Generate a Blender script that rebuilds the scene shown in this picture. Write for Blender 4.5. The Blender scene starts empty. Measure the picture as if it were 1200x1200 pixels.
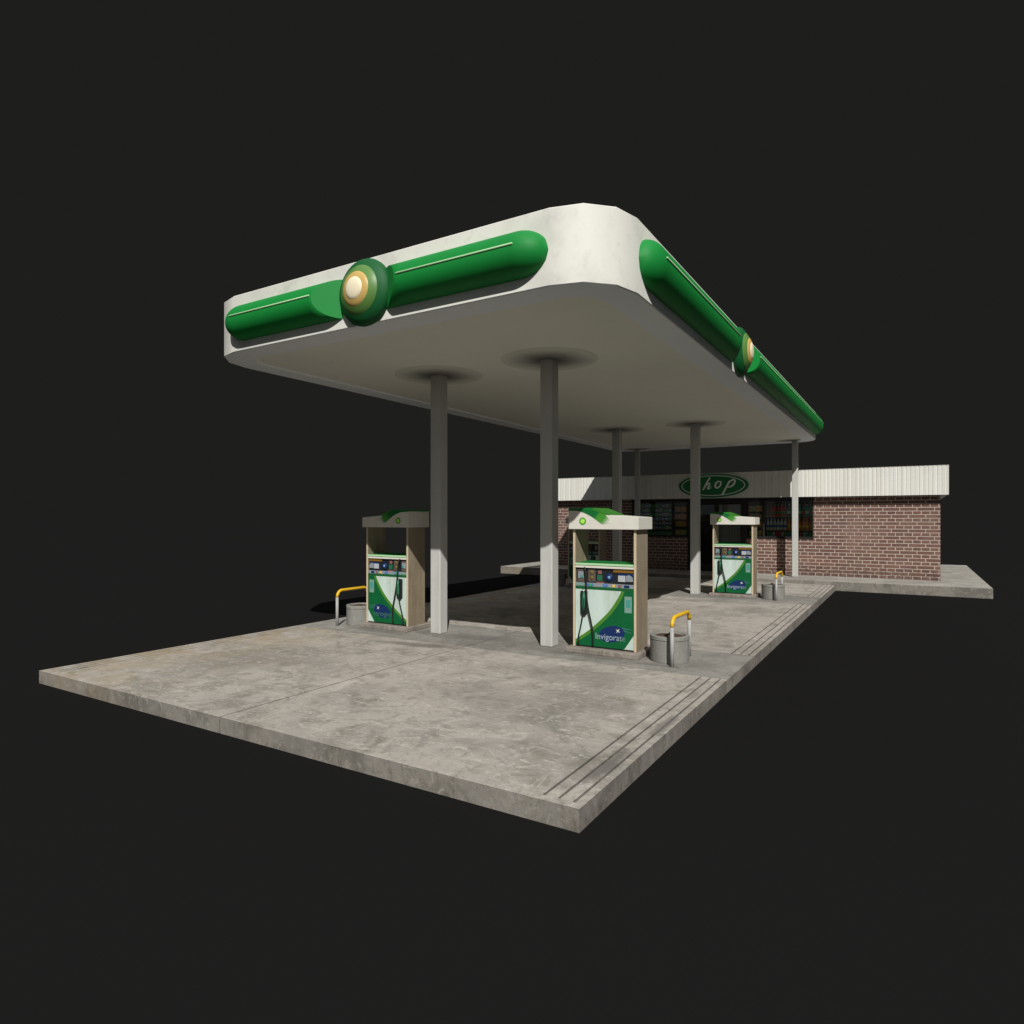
import bpy, bmesh, math, random
from mathutils import Vector, Matrix
R = math.radians; PI = math.pi
random.seed(7)
sc = bpy.context.scene
COL = sc.collection

# ------------------------------------------------------------------ materials
class NT:
    def __init__(s, name):
        s.m = bpy.data.materials.new(name); s.m.use_nodes = True
        s.t = s.m.node_tree; s.t.nodes.clear()
        s.out = s.n('ShaderNodeOutputMaterial'); s.b = s.n('ShaderNodeBsdfPrincipled')
        s.l(s.b.outputs[0], s.out.inputs[0])
    def n(s, k, **kw):
        x = s.t.nodes.new(k)
        for a, v in kw.items(): setattr(x, a, v)
        return x
    def l(s, a, b): s.t.links.new(a, b)
    def put(s, sock, v):
        if hasattr(v, 'is_linked') or isinstance(v, bpy.types.NodeSocket): s.l(v, sock)
        else: sock.default_value = v
    def math(s, op, a, b=0.0, c=None, clamp=False):
        x = s.n('ShaderNodeMath', operation=op, use_clamp=clamp)
        s.put(x.inputs[0], a); s.put(x.inputs[1], b)
        if c is not None: s.put(x.inputs[2], c)
        return x.outputs[0]
    def coord(s, scale=(1, 1, 1), loc=(0, 0, 0), kind='Object'):
        tc = s.n('ShaderNodeTexCoord'); mp = s.n('ShaderNodeMapping')
        mp.inputs['Scale'].default_value = scale; mp.inputs['Location'].default_value = loc
        s.l(tc.outputs[kind], mp.inputs[0]); return mp.outputs[0]
    def noise(s, vec, scale=5, detail=5, rough=.55, dist=0.0):
        x = s.n('ShaderNodeTexNoise'); s.l(vec, x.inputs['Vector'])
        x.inputs['Scale'].default_value = scale; x.inputs['Detail'].default_value = detail
        x.inputs['Roughness'].default_value = rough; x.inputs['Distortion'].default_value = dist
        return x.outputs['Fac']
    def ramp(s, f, lo, hi, a=0.0, b=1.0):
        x = s.n('ShaderNodeMapRange', interpolation_type='SMOOTHSTEP')
        s.put(x.inputs[0], f)
        for i, v in enumerate((lo, hi, a, b)): x.inputs[i + 1].default_value = v
        return x.outputs[0]
    def mix(s, f, a, b, mode='MIX'):
        x = s.n('ShaderNodeMix', data_type='RGBA', blend_type=mode)
        s.put(x.inputs[0], f)
        for sock, v in ((x.inputs[6], a), (x.inputs[7], b)):
            if isinstance(v, (tuple, list)): sock.default_value = (*v[:3], 1)
            else: s.l(v, sock)
        return x.outputs[2]
    def bump(s, h, strength=.3, dist=.01):
        x = s.n('ShaderNodeBump'); x.inputs['Strength'].default_value = strength
        x.inputs['Distance'].default_value = dist; s.l(h, x.inputs['Height'])
        s.l(x.outputs[0], s.b.inputs['Normal'])
    def fin(s, col, rough=.6, spec=.5, metal=0.0):
        if isinstance(col, (tuple, list)): s.b.inputs['Base Color'].default_value = (*col[:3], 1)
        else: s.l(col, s.b.inputs['Base Color'])
        s.put(s.b.inputs['Roughness'], rough)
        s.b.inputs['Specular IOR Level'].default_value = spec
        s.b.inputs['Metallic'].default_value = metal
        return s.m

def paint(name, col, rough=.5, spec=.4, dirt=.18, scale=3.0, metal=0.0, streak=None):
    t = NT(name); v = t.coord()
    n1 = t.noise(v, scale, 6, .6); n2 = t.noise(v, scale * 9, 3, .6)
    f = t.math('ADD', t.math('MULTIPLY', t.ramp(n1, .42, .72), dirt), t.math('MULTIPLY', t.ramp(n2, .5, .75), dirt * .5))
    c = t.mix(f, col, tuple(x * .45 for x in col))
    if streak:
        sv = t.coord(streak); n3 = t.noise(sv, 1.0, 4, .6)
        c = t.mix(t.math('MULTIPLY', t.ramp(n3, .45, .7), dirt * 1.4), c, tuple(a * b for a, b in zip(col, (.55, .5, .4))))
    r = t.math('ADD', rough, t.math('MULTIPLY', n1, .15))
    t.bump(n2, .06, .004)
    return t.fin(c, r, spec, metal)

def concrete(name, base, stain=1.0, spots=(), side=False, warm=None):
    t = NT(name); v = t.coord()
    n1 = t.noise(v, .55, 6, .62, .4)
    n2 = t.noise(v, 2.6, 8, .68, .8)
    n3 = t.noise(t.coord((1, 2.2, 1), (3, 1, 0)), 7, 8, .72, 1.2)
    n4 = t.noise(v, 60, 3, .6)
    n5 = t.noise(t.coord((9, .9, 1), (5, 2, 0)), 1.3, 6, .7, .6)
    n6 = t.noise(t.coord((1.1, 10, 1), (8, 2, 0)), 1.1, 6, .7, .9)
    dark = tuple(x * .52 for x in base); lite = tuple(min(1, x * 1.3) for x in base)
    c = t.mix(t.math('MULTIPLY', t.ramp(n1, .42, .66), .60 * stain), base, dark)
    c = t.mix(t.math('MULTIPLY', t.ramp(n2, .47, .72), .85 * stain), c, tuple(a * b for a, b in zip(dark, (1, .98, .9))))
    nb = t.noise(t.coord((1, 1, 1), (13, 7, 0)), 1.1, 9, .70, 1.4)
    c = t.mix(t.math('MULTIPLY', t.ramp(nb, .50, .64), .50 * stain), c, tuple(a * b for a, b in zip(dark, (.92, .97, .93))))
    nc = t.noise(t.coord((1, 1, 1), (2, 17, 0)), 1.5, 9, .72, 1.0)
    c = t.mix(t.math('MULTIPLY', t.ramp(nc, .54, .66), .45 * stain), c, tuple(min(1, x * 1.35) for x in base))
    c = t.mix(t.math('MULTIPLY', t.ramp(n3, .54, .64), .75), c, lite)
    n8 = t.noise(t.coord((1.6, 1, 1), (1, 7, 0)), 5.0, 9, .75, 1.6)
    c = t.mix(t.math('MULTIPLY', t.ramp(n8, .54, .66), .60 * stain), c, dark)
    n9 = t.noise(t.coord((1, 3.2, 1), (4, 2, 0)), 3.2, 9, .78, 2.0)
    c = t.mix(t.math('MULTIPLY', t.ramp(n9, .57, .64), .55), c, tuple(min(1, x * 1.42) for x in base))
    c = t.mix(t.math('MULTIPLY', t.ramp(n5, .56, .70), .35), c, lite)
    c = t.mix(t.math('MULTIPLY', t.ramp(n6, .57, .68), .42), c, lite)
    c = t.mix(t.math('MULTIPLY', t.ramp(n4, .45, .8), .35), c, dark)
    # hairline scratches
    w = t.n('ShaderNodeTexVoronoi', feature='DISTANCE_TO_EDGE'); w.inputs['Scale'].default_value = .8
    t.l(t.coord((1.7, .45, .01), (1.3, .4, 0)), w.inputs['Vector'])
    cr = t.math('MULTIPLY', t.ramp(w.outputs['Distance'], .0, .012, 1, 0), t.ramp(n2, .45, .6))
    c = t.mix(t.math('MULTIPLY', cr, .35), c, lite)
    if warm:
        n7 = t.noise(t.coord((1, 1, 1), (9, 4, 0)), 1.4, 6, .7, .6)
        sp = t.n('ShaderNodeSeparateXYZ'); t.l(t.coord(), sp.inputs[0])
        m = t.ramp(sp.outputs[0], -9.8, -6.8, 1, 0)
        c = t.mix(t.math('MULTIPLY', t.math('MULTIPLY', t.ramp(n7, .38, .62), m), .6), c, warm)
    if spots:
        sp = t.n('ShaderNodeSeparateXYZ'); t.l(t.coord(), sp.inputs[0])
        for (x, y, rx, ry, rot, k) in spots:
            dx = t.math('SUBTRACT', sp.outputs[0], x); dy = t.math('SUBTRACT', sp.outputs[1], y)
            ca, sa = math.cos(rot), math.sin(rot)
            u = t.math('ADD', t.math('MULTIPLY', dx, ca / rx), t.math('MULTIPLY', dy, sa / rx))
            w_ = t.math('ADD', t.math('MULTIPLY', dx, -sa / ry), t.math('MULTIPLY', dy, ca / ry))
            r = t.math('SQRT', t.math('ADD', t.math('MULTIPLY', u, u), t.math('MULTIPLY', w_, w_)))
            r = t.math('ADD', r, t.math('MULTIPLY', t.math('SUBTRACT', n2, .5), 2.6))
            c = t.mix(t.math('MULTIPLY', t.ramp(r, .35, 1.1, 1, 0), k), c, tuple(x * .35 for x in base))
    h = t.math('ADD', n4, t.math('MULTIPLY', n3, 2))
    t.bump(h, .35, .006)
    return t.fin(c, .9, .25)

def brick_mat():
    t = NT('brick_bond'); 
    tc = t.n('ShaderNodeTexCoord'); sp = t.n('ShaderNodeSeparateXYZ'); t.l(tc.outputs['Object'], sp.inputs[0])
    ax = t.math('ADD', sp.outputs[0], sp.outputs[1])
    cb = t.n('ShaderNodeCombineXYZ'); t.l(ax, cb.inputs[0]); t.l(sp.outputs[2], cb.inputs[1])
    RH = .1107
    outs = []
    for bw, off in ((.45, .13), (.225, .02)):
        b = t.n('ShaderNodeTexBrick'); mp = t.n('ShaderNodeMapping'); mp.inputs['Location'].default_value = (off, 0, 0)
        t.l(cb.outputs[0], mp.inputs[0]); t.l(mp.outputs[0], b.inputs['Vector'])
        b.offset = .5 if bw > .3 else .25; b.offset_frequency = 4 if bw > .3 else 2
        b.inputs['Scale'].default_value = 1; b.inputs['Brick Width'].default_value = bw; b.inputs['Row Height'].default_value = RH
        b.inputs['Mortar Size'].default_value = .0115; b.inputs['Mortar Smooth'].default_value = .25; b.inputs['Bias'].default_value = 0
        b.inputs['Color1'].default_value = (.18, .095, .072, 1); b.inputs['Color2'].default_value = (.125, .066, .057, 1)
        b.inputs['Mortar'].default_value = (.53, .455, .39, 1)
        outs.append(b)
    row = t.math('FLOOR', t.math('DIVIDE', sp.outputs[2], RH))
    par = t.math('PINGPONG', row, 1.0)
    c = t.mix(par, outs[0].outputs['Color'], outs[1].outputs['Color'])
    fx = t.n('ShaderNodeMix'); t.l(par, fx.inputs[0]); t.l(outs[0].outputs['Fac'], fx.inputs[2]); t.l(outs[1].outputs['Fac'], fx.inputs[3])
    v = t.coord()
    n1 = t.noise(v, .9, 6, .6, .3); n2 = t.noise(v, 14, 5, .65); n3 = t.noise(v, 45, 3, .6)
    c = t.mix(t.math('MULTIPLY', t.ramp(n1, .45, .7), .35), c, (.30, .20, .17))
    c = t.mix(t.math('MULTIPLY', t.ramp(n2, .5, .75), .5), c, (.06, .036, .032))
    c = t.mix(t.math('MULTIPLY', t.ramp(n3, .55, .8), .25), c, (.30, .22, .19))
    g = t.ramp(sp.outputs[2], .12, .65, .65, 0)   # patchy darkening towards the pavement
    c = t.mix(t.math('MULTIPLY', g, t.ramp(n2, .3, .7)), c, (.045, .035, .03))
    t.bump(t.math('ADD', t.math('MULTIPLY', fx.outputs[0], -1), t.math('MULTIPLY', n3, .35)), .7, .012)
    return t.fin(c, .88, .25)

def glass(name, tint=(.9, .95, .92), refl=.5):
    m = bpy.data.materials.new(name); m.use_nodes = True; t = m.node_tree; t.nodes.clear()
    o = t.nodes.new('ShaderNodeOutputMaterial'); mx = t.nodes.new('ShaderNodeMixShader')
    tr = t.nodes.new('ShaderNodeBsdfTransparent'); gl = t.nodes.new('ShaderNodeBsdfGlossy'); fr = t.nodes.new('ShaderNodeFresnel')
    tr.inputs[0].default_value = (*tint, 1); gl.inputs['Roughness'].default_value = .03; gl.inputs[0].default_value = (refl,)*3 + (1,)
    fr.inputs[0].default_value = 1.5
    t.links.new(fr.outputs[0], mx.inputs[0]); t.links.new(tr.outputs[0], mx.inputs[1]); t.links.new(gl.outputs[0], mx.inputs[2]); t.links.new(mx.outputs[0], o.inputs[0])
    return m

M = {}
M['slab'] = concrete('forecourt_concrete', (.385, .350, .312), 1.25,
    spots=((-6.75, 8.0, .85, .16, R(6), .75), (-6.1, 8.15, .5, .12, R(-5), .5), (-2.10, 5.0, .10, .50, 0, .9), (-2.04, 6.1, .07, .4, 0, .7), (-2.1, 7.4, .06, .3, 0, .5), (-3.2, 4.9, .5, .1, R(30), .35),
           (-4.2, 6.1, .9, .5, R(20), .30), (-3.6, 7.5, 1.0, .5, R(0), .30), (-8.2, 7.9, .28, .08, 0, .6), (-7.6, 8.6, 1.4, .12, 0, .35), (-3.4, 16.2, 1.2, .5, 0, .25)),
    warm=(.30, .225, .13))
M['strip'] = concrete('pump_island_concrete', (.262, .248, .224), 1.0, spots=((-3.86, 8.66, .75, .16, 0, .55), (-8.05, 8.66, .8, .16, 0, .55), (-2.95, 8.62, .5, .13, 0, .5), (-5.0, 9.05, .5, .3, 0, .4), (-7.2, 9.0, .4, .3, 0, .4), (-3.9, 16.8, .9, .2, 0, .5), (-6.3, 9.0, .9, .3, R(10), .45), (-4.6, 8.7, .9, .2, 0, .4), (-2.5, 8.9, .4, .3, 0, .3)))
M['edge'] = concrete('slab_edge_concrete', (.235, .215, .19), 1.2, warm=(.22, .16, .09))
M['pad'] = concrete('pavement_concrete', (.335, .315, .283), .9)
M['joint'] = paint('joint_dirt', (.06, .055, .05), .95, .1)
def ground_mat():
    t = NT('dark_ground'); v = t.coord()
    n = t.noise(v, .25, 4, .6)
    c = t.mix(t.math('MULTIPLY', n, .12), (.0117, .0113, .0112), (.0098, .0095, .0096))
    return t.fin(c, 1.0, 0.0)
M['ground'] = ground_mat()
M['white'] = paint('canopy_white_paint', (.72, .71, .65), .5, .3, .34, 1.1)
M['trim'] = paint('underside_trim', (.86, .90, .92), .7, .2, .06, 1.0)
M['ceil'] = paint('ceiling_cream', (.86, .86, .77), .7, .2, .06, .5)
def ceiling_shade():  # contact shade around the column tops painted in, darkest at the centre
    t = NT('painted_ceiling_shade'); sp = t.n('ShaderNodeSeparateXYZ'); t.l(t.coord(), sp.inputs[0]); n = t.noise(t.coord(), 2.2, 5, .6)
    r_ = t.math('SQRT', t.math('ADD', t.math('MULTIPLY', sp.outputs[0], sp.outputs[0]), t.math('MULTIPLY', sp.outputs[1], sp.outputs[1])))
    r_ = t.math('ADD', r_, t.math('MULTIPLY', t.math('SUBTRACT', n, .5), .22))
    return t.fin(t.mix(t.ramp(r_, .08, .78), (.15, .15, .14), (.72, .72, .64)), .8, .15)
M['ceil_shade'] = ceiling_shade()
M['ceil_shade2'] = paint('ceiling_shade_dark_grey', (.20, .195, .18), .75, .2, .12, 2)
M['post'] = paint('column_paint', (.49, .49, .465), .5, .35, .14, 2.5, streak=(5, 5, .5))
M['green'] = paint('gloss_green', (.007, .222, .038), .5, .22, .05, 2)
M['greend'] = paint('deep_green', (.006, .095, .024), .5, .25, .08, 3)
M['pale'] = paint('pale_green_strip', (.42, .68, .38), .4, .4, .03, 3)
M['lime'] = paint('mid_green_ring', (.10, .22, .05), .35, .4, .04, 3)
M['yel'] = paint('amber_ring', (.56, .38, .12), .35, .4, .04, 3)
M['cream'] = paint('cream_disc', (.86, .76, .55), .4, .4, .04, 3)
M['beige'] = paint('beige_metal', (.285, .235, .165), .55, .35, .35, 2.2, streak=(6, 6, .8))
M['beigee'] = paint('beige_edge', (.56, .45, .315), .5, .35, .15, 4)
M['plinth'] = concrete('plinth_concrete', (.27, .235, .205), 1.0)
M['head'] = paint('pump_white', (.66, .64, .57), .45, .3, .14, 4)
M['pcap'] = paint('pump_cap_green', (.007, .16, .032), .45, .3, .05, 4)
M['pcapl'] = paint('pump_cap_light_green', (.035, .19, .02), .45, .3, .05, 4)
M['panel'] = paint('panel_white', (.53, .64, .585), .4, .3, .26, 1.8, streak=(5, 5, .6))
M['swoosh'] = paint('panel_green', (.003, .105, .032), .45, .2, .25, 4)
M['plime'] = paint('panel_lime', (.065, .20, .02), .35, .4, .05, 5)
M['blue'] = paint('badge_blue', (.004, .022, .10), .35, .4, .05, 8)
M['black'] = paint('black_rubber', (.007, .010, .008), .6, .4, .05, 9)
M['dark'] = paint('dark_panel', (.012, .015, .018), .35, .5, .1, 9)
M['frame'] = paint('black_frame', (.012, .011, .010), .45, .4, .1, 5)
M['nozg'] = paint('nozzle_green', (.015, .13, .06), .4, .5, .05, 9)
M['steel'] = paint('nozzle_steel', (.45, .45, .45), .3, .5, .05, 9, metal=.9)
M['stick'] = paint('sticker_pale', (.18, .30, .25), .4, .3, .1, 14)
M['lscr'] = paint('screen_pale', (.42, .44, .46), .4, .3, .1, 14)
M['teal'] = paint('sticker_teal', (.06, .28, .25), .4, .3, .1, 14)
M['orange'] = paint('label_orange', (.20, .10, .012), .5, .3, .1, 14)
M['lblue'] = paint('label_pale_blue', (.20, .32, .5), .4, .3, .05, 14)
M['strip2'] = paint('label_strip', (.24, .27, .30), .5, .3, .15, 14)
M['gold'] = paint('dial_gold', (.16, .11, .03), .5, .3, .1, 14)
M['pink'] = paint('label_pink', (.24, .10, .09), .5, .3, .1, 14)
M['rust'] = paint('rivet_rust', (.20, .10, .03), .7, .2, .1, 14)
M['logog'] = paint('logo_green', (.09, .33, .045), .4, .4, .03, 8)
M['logol'] = paint('logo_lime', (.42, .80, .09), .4, .4, .03, 8)
M['pot'] = concrete('planter_concrete', (.225, .222, .203), .35)
M['soil'] = paint('soil', (.085, .055, .042), .95, .1, .6, 20)
M['rail'] = paint('galvanised_rail', (.36, .36, .35), .5, .3, .3, 12)
M['yrail'] = paint('yellow_rail_paint', (.70, .42, .015), .45, .4, .22, 14)
def swf(rev):
    t = NT('swoosh_print' + ('_reversed' if rev else '')); sp = t.n('ShaderNodeSeparateXYZ'); t.l(t.coord(), sp.inputs[0])
    x_ = t.math('MULTIPLY', sp.outputs[0], -1.0 if rev else 1.0)
    u = t.math('ADD', x_, t.math('MULTIPLY', sp.outputs[2], -.9))     # bands run across the stroke
    c = t.mix(t.ramp(u, -1.97, -1.86), (.006, .13, .03), (.055, .26, .03))
    c = t.mix(t.ramp(u, -1.78, -1.60), c, (.70, .68, .60))
    return t.fin(c, .45, .3)
M['swf'] = swf(False); M['swfm'] = swf(True)
M['brick'] = brick_mat()
M['clad'] = None
def clad():
    t = NT('white_cladding')
    n1 = t.noise(t.coord((9, 1, .05)), 1.0, 3, .6); n2 = t.noise(t.coord((30, 1, .12)), 1.0, 4, .65); n3 = t.noise(t.coord(), 1.0, 5, .6)
    c = t.mix(t.math('MULTIPLY', t.ramp(n1, .42, .66), .40), (.72, .71, .655), (.56, .53, .43))
    c = t.mix(t.math('MULTIPLY', t.ramp(n2, .45, .7), .40), c, (.48, .50, .50))
    c = t.mix(t.math('MULTIPLY', t.ramp(n3, .5, .8), .2), c, (.42, .41, .38))
    return t.fin(c, .5, .35)
M['clad'] = clad()
M['signg'] = paint('sign_green', (.008, .17, .045), .35, .4, .1, 3)
M['signw'] = paint('sign_white', (.82, .86, .82), .45, .3, .05, 3)
M['roof'] = paint('roof_felt', (.10, .10, .10), .9, .1, .3, 1)
M['inwall'] = paint('interior_wall', (.16, .15, .14), .8, .2, .3, 1.2, streak=(6, 6, .4))
M['slats'] = paint('reflection_slat_grey', (.55, .53, .49), .8, .2, .3, 2)
M['shelf'] = paint('shelf_wood', (.50, .38, .16), .6, .2, .2, 6)
M['inback'] = paint('shelf_back', (.10, .08, .065), .8, .2, .2, 6)
M['pane'] = glass('window_glass', (.93, .95, .94))
M['dpane'] = glass('door_glass', (.80, .82, .80), .9)
for k, c in {'b_red': (0.720, 0.048, 0.040), 'b_green': (0.032, 0.352, 0.112), 'b_teal': (0.048, 0.400, 0.320), 'b_clear': (0.640, 0.672, 0.608), 'b_orange': (0.800, 0.240, 0.048),
             'b_yel': (0.800, 0.544, 0.064), 'b_blue': (0.080, 0.176, 0.480), 'b_lg': (0.160, 0.416, 0.160), 'b_wht': (0.800, 0.832, 0.736)}.items():
    M[k] = paint('goods_' + k[2:], c, .35, .5, .1, 20)

# ------------------------------------------------------------------ geometry helpers
class MB:
    def __init__(s): s.b = bmesh.new()
    def box(s, x0, x1, y0, y1, z0, z1, mi=0, ms=None):
        v = [s.b.verts.new(p) for p in ((x0,y0,z0),(x1,y0,z0),(x1,y1,z0),(x0,y1,z0),(x0,y0,z1),(x1,y0,z1),(x1,y1,z1),(x0,y1,z1))]
        for f in ((0,3,2,1),(4,5,6,7),(0,1,5,4),(1,2,6,5),(2,3,7,6),(3,0,4,7)):
            s.b.faces.new([v[i] for i in f]).material_index = mi if ms is None or f == (4,5,6,7) else ms
        return s
    def prism(s, pts, a0, a1, axis='y', mi=0):
        # pts 2D polygon; extruded along axis between a0 and a1
        def P(p, a):
            return {'y': (p[0], a, p[1]), 'x': (a, p[0], p[1]), 'z': (p[0], p[1], a)}[axis]
        A = [s.b.verts.new(P(p, a0)) for p in pts]; B = [s.b.verts.new(P(p, a1)) for p in pts]
        n = len(pts)
        s.b.faces.new(A).material_index = mi; s.b.faces.new(B[::-1]).material_index = mi
        for i in range(n): s.b.faces.new((A[i], B[i], B[(i+1) % n], A[(i+1) % n])).material_index = mi
        return s
    def lathe(s, prof, c=(0,0,0), seg=32, axis='z', sm=True, a0=0, mi=0):
        rings = []
        for (r, h) in prof:
            ring = []
            if r < 1e-6: ring = [s.b.verts.new(s._ax(c, 0, 0, h, axis))]
            else:
                for i in range(seg):
                    t = 2*PI*i/seg + a0; ring.append(s.b.verts.new(s._ax(c, r*math.cos(t), r*math.sin(t), h, axis)))
            rings.append(ring)
        for A, B in zip(rings, rings[1:]):
            for i in range(seg):
                j = (i+1) % seg
                if len(A) == 1 and len(B) == 1: continue
                if len(A) == 1: f = s.b.faces.new((A[0], B[i], B[j]))
                elif len(B) == 1: f = s.b.faces.new((A[i], A[j], B[0]))
                else: f = s.b.faces.new((A[i], A[j], B[j], B[i]))
                f.smooth = sm; f.material_index = mi
        return s
    @staticmethod
    def _ax(c, u, v, h, axis):
        if axis == 'z': return (c[0]+u, c[1]+v, c[2]+h)
        if axis == '-y': return (c[0]+u, c[1]-h, c[2]+v)
        return (c[0]+h, c[1]+u, c[2]+v)
    def tube(s, pts, r, seg=10, mi=0, squash=None):
        pts = [Vector(p) for p in pts]; rings = []
        up = Vector((0, 0, 1)); prevn = None
        for i, p in enumerate(pts):
            a = pts[max(0, i-1)]; b = pts[min(len(pts)-1, i+1)]; d = (b-a).normalized()
            if prevn is None:
                n = d.cross(Vector((1, 0, 0)));  n = d.cross(up) if n.length < .2 else n
                n.normalize()
            else: n = (prevn - d*prevn.dot(d)).normalized()
            prevn = n; bn = d.cross(n)
            rr = r[i] if isinstance(r, (list, tuple)) else r
            rings.append([s.b.verts.new(p + (n*math.cos(2*PI*k/seg) + bn*math.sin(2*PI*k/seg))*rr) for k in range(seg)])
        for A, B in zip(rings, rings[1:]):
            for k in range(seg):
                f = s.b.faces.new((A[k], A[(k+1) % seg], B[(k+1) % seg], B[k])); f.smooth = True; f.material_index = mi
        s.b.faces.new(rings[0][::-1]).material_index = mi; s.b.faces.new(rings[-1]).material_index = mi
        return s
    def build(s, name, mats, parent=None, loc=(0,0,0), bevel=0, segs=2):
        bmesh.ops.recalc_face_normals(s.b, faces=s.b.faces[:])
        me = bpy.data.meshes.new(name); s.b.to_mesh(me); s.b.free()
        for m in (mats if isinstance(mats, (list, tuple)) else [mats]): me.materials.append(m)
        o = bpy.data.objects.new(name, me); COL.objects.link(o); o.location = loc
        if parent: o.parent = parent
        if bevel:
            b = o.modifiers.new('bevel', 'BEVEL'); b.width = bevel; b.segments = segs; b.limit_method = 'ANGLE'; b.angle_limit = R(40)
        return o

def tag(o, label=None, cat=None, group=None, kind=None):
    if label: o['label'] = label
    if cat: o['category'] = cat
    if group: o['group'] = group
    if kind: o['kind'] = kind
    return o
def empty(name, loc=(0,0,0)):
    o = bpy.data.objects.new(name, None); COL.objects.link(o); o.location = loc; o.empty_display_size = .2; return o
def copy_tree(o, parent=None, mirror=False):
    c = o.copy(); COL.objects.link(c); c.parent = parent
    if mirror and o.type == 'MESH':
        key = o.data.name + '_m'
        if key not in MIR:
            me = o.data.copy(); b = bmesh.new(); b.from_mesh(me)
            for v in b.verts: v.co.x = -v.co.x
            bmesh.ops.reverse_faces(b, faces=b.faces[:]); b.to_mesh(me); b.free(); MIR[key] = me
        c.data = MIR[key]
    if mirror and parent is not None: c.location.x = -c.location.x
    for ch in [x for x in list(bpy.data.objects) if x.parent == o]: copy_tree(ch, c, mirror)
    return c
MIR = {}

# ------------------------------------------------------------------ ground, slab, pavement
g = MB(); n = 64; ring = []
vs = [g.b.verts.new((600*math.cos(2*PI*i/n), 600*math.sin(2*PI*i/n), -.165)) for i in range(n)]
g.b.faces.new(vs)
tag(g.build('ground', M['ground']), kind='structure')

SX0, SX1, SY0, SY1 = -9.76, -1.95, 4.07, 21.55
XM = -5.94; G = .008
rows = [(SY0, 8.29, 0), (8.29, 9.90, 1), (9.90, 16.42, 0), (16.42, 18.03, 1), (18.03, SY1, 0)]
m = MB()
m.box(SX0 + .012, SX1 - .012, SY0 + .012, SY1 - .001, -.164, -.022, 2)      # bedding under the panels, seen in the joints
D = .0115
for (y0, y1, k) in rows:
    ya = y0 + (G if y0 != SY0 else 0); yb = y1 - (G if y1 != SY1 else .001)
    if k:
        m.box(SX0, XM - .010, ya, yb, -.165, 0, 1, 3); m.box(XM + .010, SX1, ya, yb, -.165, 0, 1, 3)
    else:
        e0 = ya + (.08 if y0 == SY0 else .0); e1 = yb - .0
        # main panels between the grooved margins
        L = [SX0 + .08, SX0 + .20, SX0 + .32]; Rr = [SX1 - .32, SX1 - .20, SX1 - .08]
        m.box(L[2] + D, XM - .010, e0, e1, -.163, 0, 0, 3); m.box(XM + .010, Rr[0] - D, e0, e1, -.163, 0, 0, 3)
        m.box(SX0, L[0] - D, e0, e1, -.165, 0, 0, 3); m.box(Rr[2] + D, SX1, e0, e1, -.165, 0, 0, 3)
        for a, b in ((L[0], L[1]), (L[1], L[2]), (Rr[0], Rr[1]), (Rr[1], Rr[2])): m.box(a + D, b - D, e0, e1, -.163, 0, 0, 3)
        if e0 > ya:
            m.box(SX0, XM - .010, ya, e0 - .0005, -.165, 0, 0, 3); m.box(XM + .010, SX1, ya, e0 - .0005, -.165, 0, 0, 3)
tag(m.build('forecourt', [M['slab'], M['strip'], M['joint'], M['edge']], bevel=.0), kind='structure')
PZ = .118
m = MB(); m.box(-13.72, 1.84, 21.552, 31.6, -.165, PZ, 0, 1)
tag(m.build('pavement', [M['pad'], M['edge']], bevel=.012), kind='structure')

# ------------------------------------------------------------------ canopy
CX0, CX1, CY0, CY1, CZ0, CZ1 = -9.29, -2.56, 6.10, 23.00, 4.45, 5.275
def rrect(inset, r, seg=3):
    x0, x1, y0, y1 = CX0 + inset, CX1 - inset, CY0 + inset, CY1 - inset; P = []
    for cx, cy, a in ((x1 - r, y0 + r, -90), (x1 - r, y1 - r, 0), (x0 + r, y1 - r, 90), (x0 + r, y0 + r, 180)):
        for i in range(seg + 1):
            t = R(a + 90*i/seg); P.append((cx + r*math.cos(t), cy + r*math.sin(t)))
    return P
can = tag(empty('station_canopy', (-5.88, 14.5, 0)), 'long white forecourt canopy with rounded corners and green light bars on six square columns', 'canopy')
CL = Vector((5.88, -14.5, 0))
def band(P, Q, zP, zQ, mb, sm=False):
    A = [mb.b.verts.new((*p, zP)) for p in P]; B = [mb.b.verts.new((*q, zQ)) for q in Q]; n = len(A)
    for i in range(n):
        f = mb.b.faces.new((A[i], A[(i+1) % n], B[(i+1) % n], B[i])); f.smooth = sm
    return A, B
OUT = rrect(0, .72); 
m = MB(); band(OUT, OUT, CZ0 + .012, CZ1, m, True)
band(OUT, rrect(.012, .708), CZ1, CZ1 + .012, m)      # small folded top edge
band(rrect(.012, .708), rrect(.18, .56), CZ1 + .012, CZ1 + .012, m)
band(rrect(.18, .56), rrect(.18, .56), CZ1 + .012, CZ1 - .20, m)
fa = m.build('fascia', M['white'], can, CL)
m = MB(); band(OUT, rrect(.012, .708), CZ0 + .011, CZ0, m); band(rrect(.012, .708), rrect(.40, .42), CZ0, CZ0, m)
band(rrect(.40, .42), rrect(.42, .40), CZ0, CZ0 + .028, m)
m.build('edge_trim', M['trim'], can, CL)
m = MB(); P = rrect(.42, .40); m.b.faces.new([m.b.verts.new((*p, CZ0 + .028)) for p in P]); m.build('ceiling_panel', M['ceil'], can, CL)
m = MB(); P = rrect(.181, .56); m.b.faces.new([m.b.verts.new((*p, CZ1 - .19)) for p in P]); m.build('roof_deck', M['roof'], can, CL)
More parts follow.
